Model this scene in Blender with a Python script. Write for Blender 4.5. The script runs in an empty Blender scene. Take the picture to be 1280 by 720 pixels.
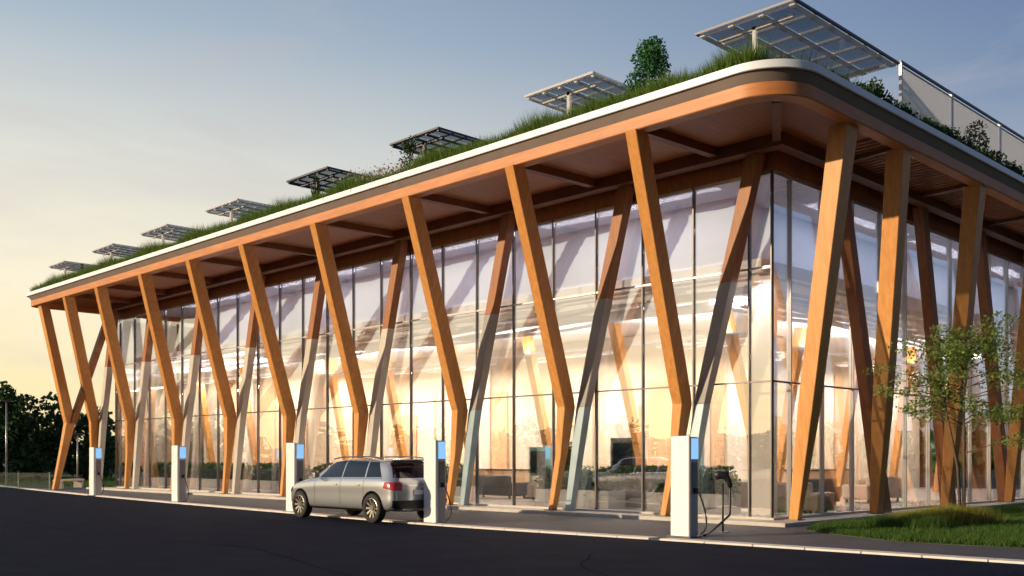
import bpy, bmesh, math, random
import numpy as np
from mathutils import Vector, Matrix
from mathutils.bvhtree import BVHTree
from mathutils.geometry import tessellate_polygon
R = math.radians
random.seed(7)
rng = np.random.default_rng(11)
S = bpy.context.scene
COL = S.collection

# ------------------------------------------------------------------ frame of the place
# world X runs along the short glass front, world Y along the long one, origin = glass corner on the ground
TH = R(44.67)
RIGHT = Vector((math.cos(TH), -math.sin(TH), 0)); FWD = Vector((math.sin(TH), math.cos(TH), 0))
CX, CD, F = 6.26, 24.3, 1262.0
CAM = -(RIGHT*CX + FWD*CD); CAM.z = 1.6
def W(X, d, z=0.0):
    p = CAM + RIGHT*X + FWD*d
    return Vector((p.x, p.y, z))
def s_on(px, t):           # y on the plane x=t seen in image column px
    k = (px-640)/F
    X0 = CX + t*RIGHT.x; D0 = CD + t*FWD.x
    return (k*D0 - X0)/(RIGHT.y - k*FWD.y)
def t_on(px, s):
    k = (px-640)/F
    X0 = CX + s*RIGHT.y; D0 = CD + s*FWD.y
    return (k*D0 - X0)/(RIGHT.x - k*FWD.x)

# ------------------------------------------------------------------ materials
MATS = {}
def nt(name):
    m = bpy.data.materials.new(name); m.use_nodes = True
    n = m.node_tree; n.nodes.clear()
    out = n.nodes.new('ShaderNodeOutputMaterial')
    MATS[name] = m
    return m, n, out
def node(n, t, **kw):
    x = n.nodes.new(t)
    for k, v in kw.items():
        if k in x.inputs: x.inputs[k].default_value = v
        else: setattr(x, k, v)
    return x
def mat(name, col, rough=.6, metal=0, var=.15, scale=3.0, bump=0.0, bscale=40, stretch=(1,1,1), spec=.5, coord='Object', coat=0, detail=4, col2=None):
    m, n, out = nt(name)
    b = node(n, 'ShaderNodeBsdfPrincipled'); L = n.links.new
    b.inputs['Roughness'].default_value = rough; b.inputs['Metallic'].default_value = metal
    b.inputs['Specular IOR Level'].default_value = spec; b.inputs['Coat Weight'].default_value = coat
    b.inputs['Coat Roughness'].default_value = .05
    tc = node(n, 'ShaderNodeTexCoord'); mp = node(n, 'ShaderNodeMapping'); mp.inputs['Scale'].default_value = stretch
    L(tc.outputs[coord], mp.inputs[0])
    nz = node(n, 'ShaderNodeTexNoise', Scale=scale, Detail=detail, Roughness=.6); L(mp.outputs[0], nz.inputs['Vector'])
    rp = node(n, 'ShaderNodeValToRGB'); L(nz.outputs[0], rp.inputs[0])
    c = Vector(col); d = Vector(col2) if col2 else None
    a0 = [x*(1-var) for x in col]; a1 = [min(1, x*(1+var)) for x in (col2 or col)]
    rp.color_ramp.elements[0].position = .3; rp.color_ramp.elements[1].position = .7
    rp.color_ramp.elements[0].color = (*a0, 1); rp.color_ramp.elements[1].color = (*a1, 1)
    L(rp.outputs[0], b.inputs['Base Color'])
    if bump:
        n2 = node(n, 'ShaderNodeTexNoise', Scale=bscale, Detail=3); L(mp.outputs[0], n2.inputs['Vector'])
        bp = node(n, 'ShaderNodeBump', Strength=bump, Distance=.02); L(n2.outputs[0], bp.inputs['Height']); L(bp.outputs[0], b.inputs['Normal'])
    L(b.outputs[0], out.inputs[0])
    return m
def leafmat(name, c1, c2, trans=.35):
    m, n, out = nt(name); L = n.links.new
    g = node(n, 'ShaderNodeNewGeometry'); rp = node(n, 'ShaderNodeValToRGB')
    L(g.outputs['Random Per Island'], rp.inputs[0])
    rp.color_ramp.elements[0].color = (*c1, 1); rp.color_ramp.elements[1].color = (*c2, 1)
    d = node(n, 'ShaderNodeBsdfPrincipled', Roughness=.55); L(rp.outputs[0], d.inputs['Base Color'])
    d.inputs['Specular IOR Level'].default_value = .3
    t = node(n, 'ShaderNodeBsdfTranslucent'); L(rp.outputs[0], t.inputs[0])
    mx = node(n, 'ShaderNodeMixShader'); mx.inputs[0].default_value = trans
    L(d.outputs[0], mx.inputs[1]); L(t.outputs[0], mx.inputs[2]); L(mx.outputs[0], out.inputs[0])
    return m
def glassmat(name, tint, refl, wave=0.0, rough=.0, wscale=(.35,.35,1.6), rtint=(1,1,1), haze=0):
    m, n, out = nt(name); L = n.links.new
    tr = node(n, 'ShaderNodeBsdfTransparent'); tr.inputs[0].default_value = (*tint, 1)
    gl = node(n, 'ShaderNodeBsdfGlossy'); gl.inputs['Roughness'].default_value = rough; gl.inputs[0].default_value = (*rtint, 1)
    mx = node(n, 'ShaderNodeMixShader')
    gm = node(n, 'ShaderNodeNewGeometry'); dp = node(n, 'ShaderNodeVectorMath', operation='DOT_PRODUCT'); L(gm.outputs['Incoming'], dp.inputs[0]); L(gm.outputs['Normal'], dp.inputs[1])
    ab = node(n, 'ShaderNodeMath', operation='ABSOLUTE'); L(dp.outputs['Value'], ab.inputs[0])
    iv = node(n, 'ShaderNodeMath', operation='SUBTRACT'); iv.inputs[0].default_value = 1; L(ab.outputs[0], iv.inputs[1])
    fr = node(n, 'ShaderNodeMath', operation='POWER'); fr.inputs[1].default_value = 5; L(iv.outputs[0], fr.inputs[0])
    ad = node(n, 'ShaderNodeMath', operation='ADD'); ad.use_clamp = True; ad.inputs[1].default_value = refl; L(fr.outputs[0], ad.inputs[0])
    L(ad.outputs[0], mx.inputs[0]); L(tr.outputs[0], mx.inputs[1]); L(gl.outputs[0], mx.inputs[2])
    if wave:
        tc = node(n, 'ShaderNodeTexCoord'); mp = node(n, 'ShaderNodeMapping'); mp.inputs['Scale'].default_value = wscale
        L(tc.outputs['Object'], mp.inputs[0])
        nz = node(n, 'ShaderNodeTexNoise', Scale=1.0, Detail=2); L(mp.outputs[0], nz.inputs['Vector'])
        bp = node(n, 'ShaderNodeBump', Strength=wave, Distance=.05); L(nz.outputs[0], bp.inputs['Height']); L(bp.outputs[0], gl.inputs['Normal'])
    L(mx.outputs[0], out.inputs[0])
    return m
def emit(name, col, st):
    m, n, out = nt(name); e = node(n, 'ShaderNodeEmission', Strength=st); e.inputs[0].default_value = (*col, 1)
    n.links.new(e.outputs[0], out.inputs[0]); return m

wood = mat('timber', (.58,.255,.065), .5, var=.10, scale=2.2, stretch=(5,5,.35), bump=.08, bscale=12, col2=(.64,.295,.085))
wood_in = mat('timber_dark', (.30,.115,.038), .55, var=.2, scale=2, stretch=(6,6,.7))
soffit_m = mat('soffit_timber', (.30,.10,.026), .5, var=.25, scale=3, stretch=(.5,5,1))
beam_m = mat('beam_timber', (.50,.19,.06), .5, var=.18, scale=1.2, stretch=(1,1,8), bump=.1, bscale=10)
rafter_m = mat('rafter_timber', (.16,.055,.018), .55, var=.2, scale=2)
white_m = mat('white_trim', (.80,.85,.92), .35, var=.03, scale=2)
grey_fascia = mat('grey_fascia', (.21,.165,.15), .5, var=.1, scale=1.5)
conc = mat('pale_concrete', (.50,.47,.43), .8, var=.12, scale=4, bump=.2)
glare_grey = mat('grey_limb_glare', (.30,.28,.27), .5, var=.1, scale=1.5)  # reflection glare on the nearer limbs, put into the colour
glare_pale = mat('pale_limb_glare', (.52,.48,.43), .5, var=.08, scale=1.5)  # paler reflection glare on the farther limbs, put into the colour
steel_glare_blue = mat('blue_grey_steel_and_glare', (.32,.42,.48), .35, metal=.3, var=.1, scale=1.5)  # kiosk steel; on the limbs it paints blue-grey reflection glare
mull_m = mat('dark_mullion', (.10,.09,.09), .4, metal=.5, var=.1)
mull_l = mat('pale_mullion', (.45,.43,.42), .35, metal=.5, var=.1)
cream = mat('cream_wall', (.78,.67,.52), .7, var=.08, scale=.8, stretch=(1,1,.15))
cream2 = mat('pale_panel', (.80,.72,.62), .6, var=.06, scale=.8)
lav = mat('lavender_white_wall', (.60,.60,.66), .6, var=.05, scale=.5)
peach = mat('peach_panel', (.78,.50,.30), .7, var=.08, scale=.8, stretch=(1,1,.15))
ceil_m = mat('white_ceiling', (.80,.79,.80), .5, var=.04, scale=.5)
floor_in = mat('interior_floor', (.40,.36,.32), .3, var=.1, scale=1)
dark_m = mat('dark_plastic', (.02,.02,.023), .45, var=.1)
darkgrey = mat('dark_grey_metal', (.09,.09,.10), .4, metal=.4, var=.1)
chg_w = mat('charger_white', (.80,.82,.84), .35, var=.03)
chg_g = mat('charger_grey', (.42,.43,.47), .4, metal=.4, var=.05)
chg_door = mat('charger_door', (.20,.20,.22), .4, metal=.3, var=.05)
screen = emit('charger_screen', (.30,.60,1.0), 1.0)
rubber = mat('tyre_rubber', (.018,.018,.018), .8, var=.1)
rim_m = mat('alloy', (.55,.52,.46), .25, metal=.9, var=.05)
paint = mat('car_paint', (.58,.60,.64), .22, metal=.68, var=.02, coat=1.0)
car_glass = mat('car_glass', (.008,.012,.022), .06, var=.02, spec=.5, coat=.25)
tail_m = mat('tail_lamp', (.42,.02,.03), .2, var=.05, coat=.8)
chrome = mat('chrome', (.7,.7,.7), .15, metal=1, var=.02)
fabric = mat('sofa_fabric', (.55,.42,.33), .85, var=.1, bump=.2)
fab2 = mat('dark_fabric', (.07,.06,.065), .8, var=.1)
teal = mat('teal_panel', (.16,.42,.38), .5, var=.05)
asphalt = mat('asphalt', (.008,.012,.031), .9, var=.28, scale=1.1, bump=.6, bscale=90, spec=.06, coord='Object', detail=9)
paving = mat('paving', (.088,.09,.105), .75, var=.14, scale=1.6, bump=.3, bscale=60, spec=.25)
kerbm = mat('kerb_stone', (.72,.68,.64), .7, var=.12, scale=4)
soil = mat('ground_soil', (.045,.055,.03), .95, var=.4, scale=.5)
bark = mat('bark', (.10,.07,.05), .9, var=.3, scale=8, bump=.5)
pv_m, n_, o_ = nt('solar_cell')
tr_ = node(n_, 'ShaderNodeBsdfTransparent'); tr_.inputs[0].default_value = (.86,.90,.96,1)
pb_ = node(n_, 'ShaderNodeBsdfPrincipled', Roughness=.12); pb_.inputs['Base Color'].default_value = (.03,.06,.13,1)
mx_ = node(n_, 'ShaderNodeMixShader'); mx_.inputs[0].default_value = .5
n_.links.new(tr_.outputs[0], mx_.inputs[1]); n_.links.new(pb_.outputs[0], mx_.inputs[2]); n_.links.new(mx_.outputs[0], o_.inputs[0])
alu = mat('white_aluminium', (.86,.86,.88), .35, var=.03)
canopy_white, n_, o_ = nt('canopy_white_lattice')
tr_ = node(n_, 'ShaderNodeBsdfTranslucent'); tr_.inputs[0].default_value = (.92,.92,.95,1)
pb_ = node(n_, 'ShaderNodeBsdfDiffuse'); pb_.inputs[0].default_value = (.86,.86,.88,1)
mx_ = node(n_, 'ShaderNodeMixShader'); mx_.inputs[0].default_value = .45
n_.links.new(tr_.outputs[0], mx_.inputs[1]); n_.links.new(pb_.outputs[0], mx_.inputs[2]); n_.links.new(mx_.outputs[0], o_.inputs[0])
dalu = mat('grey_aluminium', (.10,.10,.13), .4, var=.03)
screen_cloth, n_, o_ = nt('screen_fabric')
tr_ = node(n_, 'ShaderNodeBsdfTranslucent'); tr_.inputs[0].default_value = (.80,.83,.90,1)
pb_ = node(n_, 'ShaderNodeBsdfDiffuse'); pb_.inputs[0].default_value = (.80,.80,.82,1)
mx_ = node(n_, 'ShaderNodeMixShader'); mx_.inputs[0].default_value = .35
n_.links.new(tr_.outputs[0], mx_.inputs[1]); n_.links.new(pb_.outputs[0], mx_.inputs[2]); n_.links.new(mx_.outputs[0], o_.inputs[0])
glass = glassmat('facade_glass', (.95,.96,.97), .29, wave=.10, rtint=(.97,.95,.97))
fence_glass = glassmat('fence_glass', (.75,.85,.78), .08)
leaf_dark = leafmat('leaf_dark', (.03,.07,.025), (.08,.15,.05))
leaf_tree = leafmat('leaf_tree', (.09,.18,.035), (.26,.34,.08), .45)
leaf_con = leafmat('leaf_conifer', (.02,.10,.03), (.07,.22,.07), .3)
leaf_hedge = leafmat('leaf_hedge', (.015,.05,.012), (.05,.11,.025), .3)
grass_roof = leafmat('roof_grass', (.06,.14,.018), (.19,.28,.04), .45)
grass_lawn = leafmat('lawn_grass', (.035,.085,.014), (.09,.18,.025), .35)
grass_gold = leafmat('golden_grass', (.12,.19,.03), (.42,.34,.07), .4)
flower_m = leafmat('flower_heads', (.45,.36,.34), (.66,.58,.50), .3)
rock_m = mat('white_rock', (.48,.46,.45), .8, var=.2, scale=6, bump=.4)

# ------------------------------------------------------------------ mesh helpers
class MB:
    def __init__(s): s.v = []; s.f = []
    def add(s, vs, fs):
        o = len(s.v); s.v += [tuple(v) for v in vs]; s.f += [tuple(i+o for i in f) for f in fs]
    def box(s, x0, x1, y0, y1, z0, z1):
        s.add([(x0,y0,z0),(x1,y0,z0),(x1,y1,z0),(x0,y1,z0),(x0,y0,z1),(x1,y0,z1),(x1,y1,z1),(x0,y1,z1)],
              [(3,2,1,0),(4,5,6,7),(0,1,5,4),(1,2,6,5),(2,3,7,6),(3,0,4,7)])
    def sweep(s, pts, hx, hy):     # square prism through stations, horizontal sections
        n = len(pts); vs = []; fs = []
        for i, p in enumerate(pts):
            a = hx[i] if isinstance(hx, (list, tuple)) else hx; b = hy[i] if isinstance(hy, (list, tuple)) else hy
            vs += [(p[0]-a,p[1]-b,p[2]),(p[0]+a,p[1]-b,p[2]),(p[0]+a,p[1]+b,p[2]),(p[0]-a,p[1]+b,p[2])]
        for i in range(n-1):
            for k in range(4):
                fs.append((4*i+k, 4*i+(k+1)%4, 4*i+4+(k+1)%4, 4*i+4+k))
        fs.append((3,2,1,0)); m = 4*(n-1); fs.append((m,m+1,m+2,m+3))
        s.add(vs, fs)
    def tube(s, pts, r, n=8, closed_ends=True):
        pts = [Vector(p) for p in pts]; vs = []; fs = []
        for i, p in enumerate(pts):
            d = (pts[min(i+1,len(pts)-1)] - pts[max(i-1,0)]).normalized()
            a = d.orthogonal().normalized() if abs(d.z) < .99 else Vector((1,0,0))
            if abs(d.z) < .99: a = d.cross(Vector((0,0,1))).normalized()
            b = d.cross(a).normalized()
            rr = r[i] if isinstance(r, (list, tuple)) else r
            for k in range(n):
                t = 2*math.pi*k/n; vs.append(p + a*math.cos(t)*rr + b*math.sin(t)*rr)
        for i in range(len(pts)-1):
            for k in range(n): fs.append((n*i+k, n*i+(k+1)%n, n*(i+1)+(k+1)%n, n*(i+1)+k))
        if closed_ends:
            fs.append(tuple(range(n))[::-1]); fs.append(tuple(n*(len(pts)-1)+k for k in range(n)))
        s.add(vs, fs)
    def bar(s, a, b, w, h):        # rectangular bar between 2 points, h vertical
        a = Vector(a); b = Vector(b); d = (b-a).normalized(); q = d.cross(Vector((0,0,1))).normalized()*w/2; u = q.cross(d).normalized()*h/2
        vs = [a-q-u, a+q-u, a+q+u, a-q+u, b-q-u, b+q-u, b+q+u, b-q+u]
        s.add(vs, [(3,2,1,0),(4,5,6,7),(0,1,5,4),(1,2,6,5),(2,3,7,6),(3,0,4,7)])
    def build(s, name, m, parent=None, loc=None, bevel=0, smooth=False, seg=2):
        me = bpy.data.meshes.new(name); me.from_pydata(s.v, [], s.f); me.update()
        o = bpy.data.objects.new(name, me); COL.objects.link(o)
        if m: me.materials.append(m)
        bm = bmesh.new(); bm.from_mesh(me); bmesh.ops.recalc_face_normals(bm, faces=bm.faces)
        if bevel: bmesh.ops.bevel(bm, geom=[e for e in bm.edges], offset=bevel, segments=seg, profile=.5, affect='EDGES', clamp_overlap=True)
        bm.to_mesh(me); bm.free()
        if smooth:
            for p in me.polygons: p.use_smooth = True
        if parent: o.parent = parent
        if loc is not None: o.location = loc
        return o
def tag(o, label=None, cat=None, group=None, kind=None):
    if label: o['label'] = label
    if cat: o['category'] = cat
    if group: o['group'] = group
    if kind: o['kind'] = kind
    return o
def empty(name, loc=(0,0,0), rz=0, label=None, cat=None, group=None):
    o = bpy.data.objects.new(name, None); COL.objects.link(o); o.location = loc; o.rotation_euler = (0,0,rz); o.empty_display_size = .3
    return tag(o, label, cat, group)
def kids(o): return [c for c in bpy.data.objects if c.parent == o]
def copy_tree(o, parent=None):
    c = o.copy(); COL.objects.link(c)
    if parent: c.parent = parent
    for ch in kids(o): copy_tree(ch, c)
    return c
def cards(name, P, N, U, w, h, m, parent=None):
    """many leaf-shaped faces: P centres, N normal-ish, U up dir arrays"""
    n = len(P)
    Rr = np.cross(N, U); Rr /= np.linalg.norm(Rr, axis=1, keepdims=True)+1e-9
    U2 = U/(np.linalg.norm(U, axis=1, keepdims=True)+1e-9)
    w = w.reshape(-1,1)/2; h = h.reshape(-1,1)/2
    V = np.stack([P-U2*h, P+Rr*w-U2*h*.05, P+U2*h, P-Rr*w+U2*h*.05], 1).reshape(-1,3)
    return fastmesh(name, V, n, 4, m, parent)
def fastmesh(name, V, n, k, m, parent=None):
    me = bpy.data.meshes.new(name)
    me.vertices.add(len(V)); me.vertices.foreach_set('co', V.astype(np.float32).ravel())
    me.loops.add(n*k); me.loops.foreach_set('vertex_index', np.arange(n*k, dtype=np.int32))
    me.polygons.add(n); me.polygons.foreach_set('loop_start', np.arange(0, n*k, k, dtype=np.int32))
    me.update(calc_edges=True); me.materials.append(m)
    o = bpy.data.objects.new(name, me); COL.objects.link(o)
    if parent: o.parent = parent
    return o
def rdir(n):
    v = rng.normal(size=(n,3)); return v/np.linalg.norm(v, axis=1, keepdims=True)
def blades(name, P, h, w, lean, m, parent=None):
    n = len(P); a = rng.uniform(0, 2*math.pi, n)
    side = np.stack([np.cos(a), np.sin(a), np.zeros(n)], 1)*w.reshape(-1,1)/2
    b = rng.uniform(0, 2*math.pi, n)
    tip = np.stack([np.cos(b)*lean*h, np.sin(b)*lean*h, h], 1)
    V = np.stack([P-side, P+side, P+tip], 1).reshape(-1,3)
    return fastmesh(name, V, n, 3, m, parent)
def clumps(centres, radii, per, size, squash=1.0):
    Ps = []; 
    for c, r in zip(centres, radii):
        k = int(per*r*r)+4
        d = rdir(k)*(rng.uniform(.35, 1.0, (k,1))**.5)*r; d[:,2] *= squash
        Ps.append(np.array(c)+d)
    P = np.concatenate(Ps); n = len(P)
    return P, rdir(n), rdir(n), size*rng.uniform(.6,1.2,n), size*rng.uniform(.9,1.7,n)

# ------------------------------------------------------------------ ground, road, pavement
def sheet(name, poly, z, m, kind='structure', thick=0):
    tri = tessellate_polygon([[Vector((p[0],p[1],0)) for p in poly]])
    mb = MB(); n = len(poly)
    mb.v = [(p[0],p[1],z) for p in poly]; mb.f = [tuple(t) for t in tri]
    if thick:
        mb.v += [(p[0],p[1],z-thick) for p in poly]
        mb.f += [(i,(i+1)%n,n+(i+1)%n,n+i) for i in range(n)]
    o = mb.build(name, m); o['kind'] = kind; return o
def grid_sheet(name, x0, x1, y0, y1, z, m, n=60):
    mb = MB()
    for i in range(n+1):
        for j in range(n+1): mb.v.append((x0+(x1-x0)*i/n, y0+(y1-y0)*j/n, z))
    for i in range(n):
        for j in range(n): a = i*(n+1)+j; mb.f.append((a,a+n+1,a+n+2,a+1))
    o = mb.build(name, m); o['kind'] = 'structure'; return o
grid_sheet('ground', -1500, 1500, -1500, 1500, -.03, soil, 20)
kpts = [(-60,-5.0),(-30,-5.1),(-12,-5.25),(-1.5,-5.76),(5.5,-6.15),(12.5,-5.72),(24,-4.9),(36,-3.7),(47,-2.3),(60,-.6),(110,6)]
def kx(y):
    for i in range(len(kpts)-1):
        if kpts[i][0] <= y <= kpts[i+1][0]:
            a = (y-kpts[i][0])/(kpts[i+1][0]-kpts[i][0])
            p0 = kpts[max(i-1,0)]; p1 = kpts[i]; p2 = kpts[i+1]; p3 = kpts[min(i+2,len(kpts)-1)]
            m1 = (p2[1]-p0[1])/(p2[0]-p0[0])*(p2[0]-p1[0]); m2 = (p3[1]-p1[1])/(p3[0]-p1[0])*(p2[0]-p1[0])
            return (2*a**3-3*a*a+1)*p1[1]+(a**3-2*a*a+a)*m1+(-2*a**3+3*a*a)*p2[1]+(a**3-a*a)*m2
    return kpts[-1][1]
ys = [-60+1.0*i for i in range(171)]
sheet('road', [(-45,-60)]+[(kx(y),y) for y in ys]+[(-40,110)], 0, asphalt)
sheet('pavement', [(kx(y)+.05,y) for y in ys]+[(20,110),(20,37.8),(40,37.8),(40,-60)], .012, paving, thick=.04)
mb = MB()
for i in range(len(ys)-1):
    y0, y1 = ys[i]+.012, ys[i+1]-.012
    a, b = kx(ys[i]), kx(ys[i+1]); w = .34; zt = .035
    if -1.2 < y0 < -.3: y0 += .25
    mb.add([(a,y0,0),(a+w,y0,0),(b+w,y1,0),(b,y1,0),(a,y0,zt),(a+w,y0,zt),(b+w,y1,zt),(b,y1,zt)],
           [(0,1,2,3),(4,5,6,7),(0,1,5,4),(1,2,6,5),(2,3,7,6),(3,0,4,7)])
tag(mb.build('kerb', kerbm), kind='structure')
def crack(pts, w, name='sealed_crack'):
    mb = MB(); vs = []
    fine = []
    for a_, b_ in zip(pts[:-1], pts[1:]):
        for k in range(8): fine.append(Vector(a_).lerp(Vector(b_), k/8)+Vector((random.uniform(-.05,.05), random.uniform(-.05,.05))))
    for i in range(len(fine)-1):
        d_ = (fine[i+1]-fine[max(i-1,0)]).normalized(); q_ = Vector((-d_.y,d_.x))*w*random.uniform(.6,1.3)/2
        mb.v += [(*(fine[i]+q_),.004),(*(fine[i]-q_),.004)]
    for i in range(len(mb.v)//2-1): mb.f.append((2*i,2*i+1,2*i+3,2*i+2))
    o = mb.build(name, tar); o['kind'] = 'structure'
tar = mat('road_tar', (.005,.006,.012), .95, var=.1, spec=.02)
crack([(-7.4,-4),(-8.0,1),(-7.6,6),(-8.3,13)], .035); crack([(-12.5,-6.5),(-10.4,-3),(-8.1,-1.4)], .03); crack([(-13.6,-2),(-12.2,3),(-12.9,9),(-12.0,20)], .03)
# lawn
lawn = [(-1.5,-1.75),(-2.3,-2.9),(-3.1,-4.6),(-2.9,-6.2),(-2.5,-9),(-2.4,-30),(40,-30),(40,-1.25),(0,-1.25)]
sheet('lawn_ground', lawn, .03, soil, thick=.05)
def inside(P, poly):
    x, y = P[:,0], P[:,1]; c = np.zeros(len(P), bool); n = len(poly)
    for i in range(n):
        x0,y0 = poly[i]; x1,y1 = poly[(i+1)%n]
        cond = ((y0 > y) != (y1 > y)) & (x < (x1-x0)*(y-y0)/(y1-y0+1e-12)+x0); c ^= cond
    return c
P = np.stack([rng.uniform(-3.2, 14, 130000), -1.25-rng.uniform(0,1,130000)**1.2*9, np.full(130000,.03)], 1); P = P[inside(P, lawn)]
tag(blades('lawn_grass', P, rng.uniform(.05,.13,len(P)), rng.uniform(.012,.022,len(P)), .5, grass_lawn),
    'short green lawn beside the pavement at the corner of the hall', 'grass', kind='stuff')
# strip of grass left of the building
gs = [(kx(46)+4.5,37.9),(kx(46)+3.2,47),(12,110),(60,110),(60,37.9)]
sheet('far_lawn', [(1,40),(3,60),(12,110),(90,110),(90,40)], .02, soil)
P = np.stack([rng.uniform(0, 40, 60000), 40+rng.uniform(0,1,60000)**1.3*30, np.full(60000,.02)], 1)
tag(blades('far_lawn_grass', P, rng.uniform(.08,.2,len(P)), rng.uniform(.03,.05,len(P)), .5, grass_lawn),
    'rough grass beyond the far end of the hall', 'grass', kind='stuff')

# ------------------------------------------------------------------ BUILDING
B = empty('charging_hall', (0,0,0), 0, 'long timber and glass hall with leaning wooden columns and a planted roof', 'building')
LX, LY, XR = -3.9, -2.7, 30.0      # roof outline
YF = 38.7
def outline(inset, rc=1.25, rf=.4, n=36):
    x0, y0, x1, y1 = LX+inset, LY+inset, XR, YF-inset
    r = max(rc-inset*.6, .3); pts = [(x1, y0)]
    for i in range(n+1):
        a = R(-90 - 90*i/n); pts.append((x0+r+r*math.cos(a), y0+r+r*math.sin(a)))
    for i in range(5):
        a = R(180-90*i/4); pts.append((x0+rf+rf*math.cos(a), y1-rf+rf*math.sin(a)))
    pts.append((x1, y1)); return pts
def band(name, rings, m, parent=B, smooth=False):
    mb = MB(); n = None
    for ins, z in rings:
        pts = outline(ins); n = len(pts); mb.v += [(p[0],p[1],z) for p in pts]
    k = len(rings)
    for i in range(k-1):
        for j in range(n-1): mb.f.append((i*n+j, i*n+j+1, (i+1)*n+j+1, (i+1)*n+j))
    return mb.build(name, m, parent)
roof = MB(); pts = outline(.16)
tri = tessellate_polygon([[Vector((p[0],p[1],0)) for p in pts]])
roof.v = [(p[0],p[1],9.47) for p in pts]; roof.f = [tuple(t) for t in tri]
ROOF = roof.build('roof', soil, B)
band('roof_edge', [(.17,9.45),(.17,9.565),(0,9.565),(-.012,9.553),(-.012,9.405),(0,9.393),(.035,9.393)], white_m, ROOF)
band('fascia', [(.03,9.391),(.06,9.385),(.17,9.20),(.21,9.192)], grey_fascia, ROOF)
band('edge_beam', [(.15,9.19),(.15,8.93),(.17,8.91),(.48,8.91),(.50,8.93),(.50,9.14)], beam_m, ROOF)
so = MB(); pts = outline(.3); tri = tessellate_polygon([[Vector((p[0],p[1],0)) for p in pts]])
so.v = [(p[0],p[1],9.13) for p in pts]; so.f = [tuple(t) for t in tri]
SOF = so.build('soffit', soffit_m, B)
# soffit battens on the short side, seen as fine lines
mb = MB()
x = 1.2
while x < 29:
    mb.box(x, x+.11, -2.18, -.08, 9.075, 9.128); x += .24
mb.build('soffit_battens', soffit_m, SOF)

ktop_px = [795,643,513,397,307,240,180,125,85]
kknee_px = [853,708,575,452,362,288,222,163,118]
tops = [s_on(p, -3.58) for p in ktop_px] ; knees = [s_on(p, -.55) for p in kknee_px]
def shoe(x, y, hx, hy, par):
    m = MB(); m.box(x-hx-.03, x+hx+.03, y-hy-.03, y+hy+.03, .06, .12); m.build('base_plate', darkgrey, par)
for i, (st, sk) in enumerate(zip(tops, knees)):
    m = MB(); zk = 2.95 + .06*i
    pts = [(-.46, sk+.62, .08), (-.50, sk+.24, zk*.55), (-.56, sk, zk), (-.75, sk-.06, zk+.35), (-3.56, st, 8.93)]
    # keep slope from knee to top straight
    pts[3] = tuple(Vector(pts[2]).lerp(Vector(pts[4]), .06))
    c = m.sweep(pts, [.10,.14,.22,.24,.23], [.085,.11,.15,.16,.155]) or m.build('outer_column', wood, B, bevel=.012, seg=1)
    shoe(-.46, sk+.62, .15, .14, c)
# the end column at the far corner
m = MB()
m.sweep([(-2.6,38.25,.03),(-2.2,38.1,2.2),(-2.0,38.0,3.3),(-2.15,37.9,3.8),(-3.4,37.55,8.93)], [.12,.17,.22,.22,.2], [.12,.17,.2,.2,.2])
c = m.build('outer_column', wood, B, bevel=.012, seg=1); c['label'] = 'kinked column under the far roof corner'
# second limb of each V, just outside the long glass, up to the eaves beam
for i, sk in enumerate(knees):
    a = Vector((-.27, sk+.12, .08)); k = Vector((-.27, sk-.40, 2.95+.06*i)); b = Vector((-.36, sk-2.0, 8.84)); q = k.lerp(b, .50)
    m = MB(); m.sweep([q, b], .15, [.17,.18]); c = m.build('inner_column', wood_in, B, bevel=.01, seg=1)
    m = MB(); m.sweep([k, q], [.14,.152], [.16,.172]); m.build('column_glare_upper', glare_pale if i > 2 else glare_grey, c, bevel=.01, seg=1)  # middle of the limb
    m = MB(); m.sweep([a, k], [.11,.142], [.10,.162]); m.build('column_glare_lower', steel_glare_blue if i < 3 else glare_pale, c, bevel=.01, seg=1)  # foot of the limb, its pale colour painting the same glare
m = MB(); m.sweep([(-1.9,37.9,3.3),(-.62,36.4,8.84)], .15, .17); m.build('inner_column', wood_in, B, bevel=.01, seg=1)
# short (right) side: outer and inner members
rt = [(-.6,.34,-2.15,-.42),(2.0,4.4,-2.22,-.5),(6.6,9.0,-2.25,-.5),(11.6,14.2,-2.25,-.5),(17,19.6,-2.25,-.5)]
for i, (tt, tb, sy, by) in enumerate(rt):
    m = MB(); m.sweep([(tb,by,.08),(tb+(tt-tb)*.3,by+(sy-by)*.3,2.7),(tt,sy,8.93)], [.10,.20,.26] if i == 0 else [.14,.2,.22], [.12,.19,.22])
    c = m.build('outer_column', wood, B, bevel=.012, seg=1)
    shoe(tb, by, .14, .14, c)
for tb, dt in ((4.75,2.1),(9.2,1.7),(13.9,2.0),(18.5,2.0)):
    m = MB(); a = Vector((tb+.45,-.32,.09)); b = Vector((tb-dt,-.36,8.84)); k = a.lerp(b,.36)
    m.sweep([a,k,b], [.26,.2,.17], [.15,.15,.15]); m.build('inner_column', wood_in, B, bevel=.01, seg=1)

# rafters, header, longitudinal beam
for st, sk in zip(tops, knees):
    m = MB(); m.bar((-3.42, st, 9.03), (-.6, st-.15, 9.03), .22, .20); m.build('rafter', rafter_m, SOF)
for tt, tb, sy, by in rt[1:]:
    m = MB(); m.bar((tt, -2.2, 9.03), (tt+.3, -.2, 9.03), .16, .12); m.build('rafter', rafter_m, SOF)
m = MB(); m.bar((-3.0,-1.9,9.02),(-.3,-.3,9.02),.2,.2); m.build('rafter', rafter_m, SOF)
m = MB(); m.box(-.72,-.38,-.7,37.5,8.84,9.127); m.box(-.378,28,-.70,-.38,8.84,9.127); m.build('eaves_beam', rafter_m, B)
m = MB(); m.box(-.08,.08,-.08,37.2,8.52,9.126); m.box(.082,28,-.08,.08,8.52,9.126); m.build('header', soffit_m, B)

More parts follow.
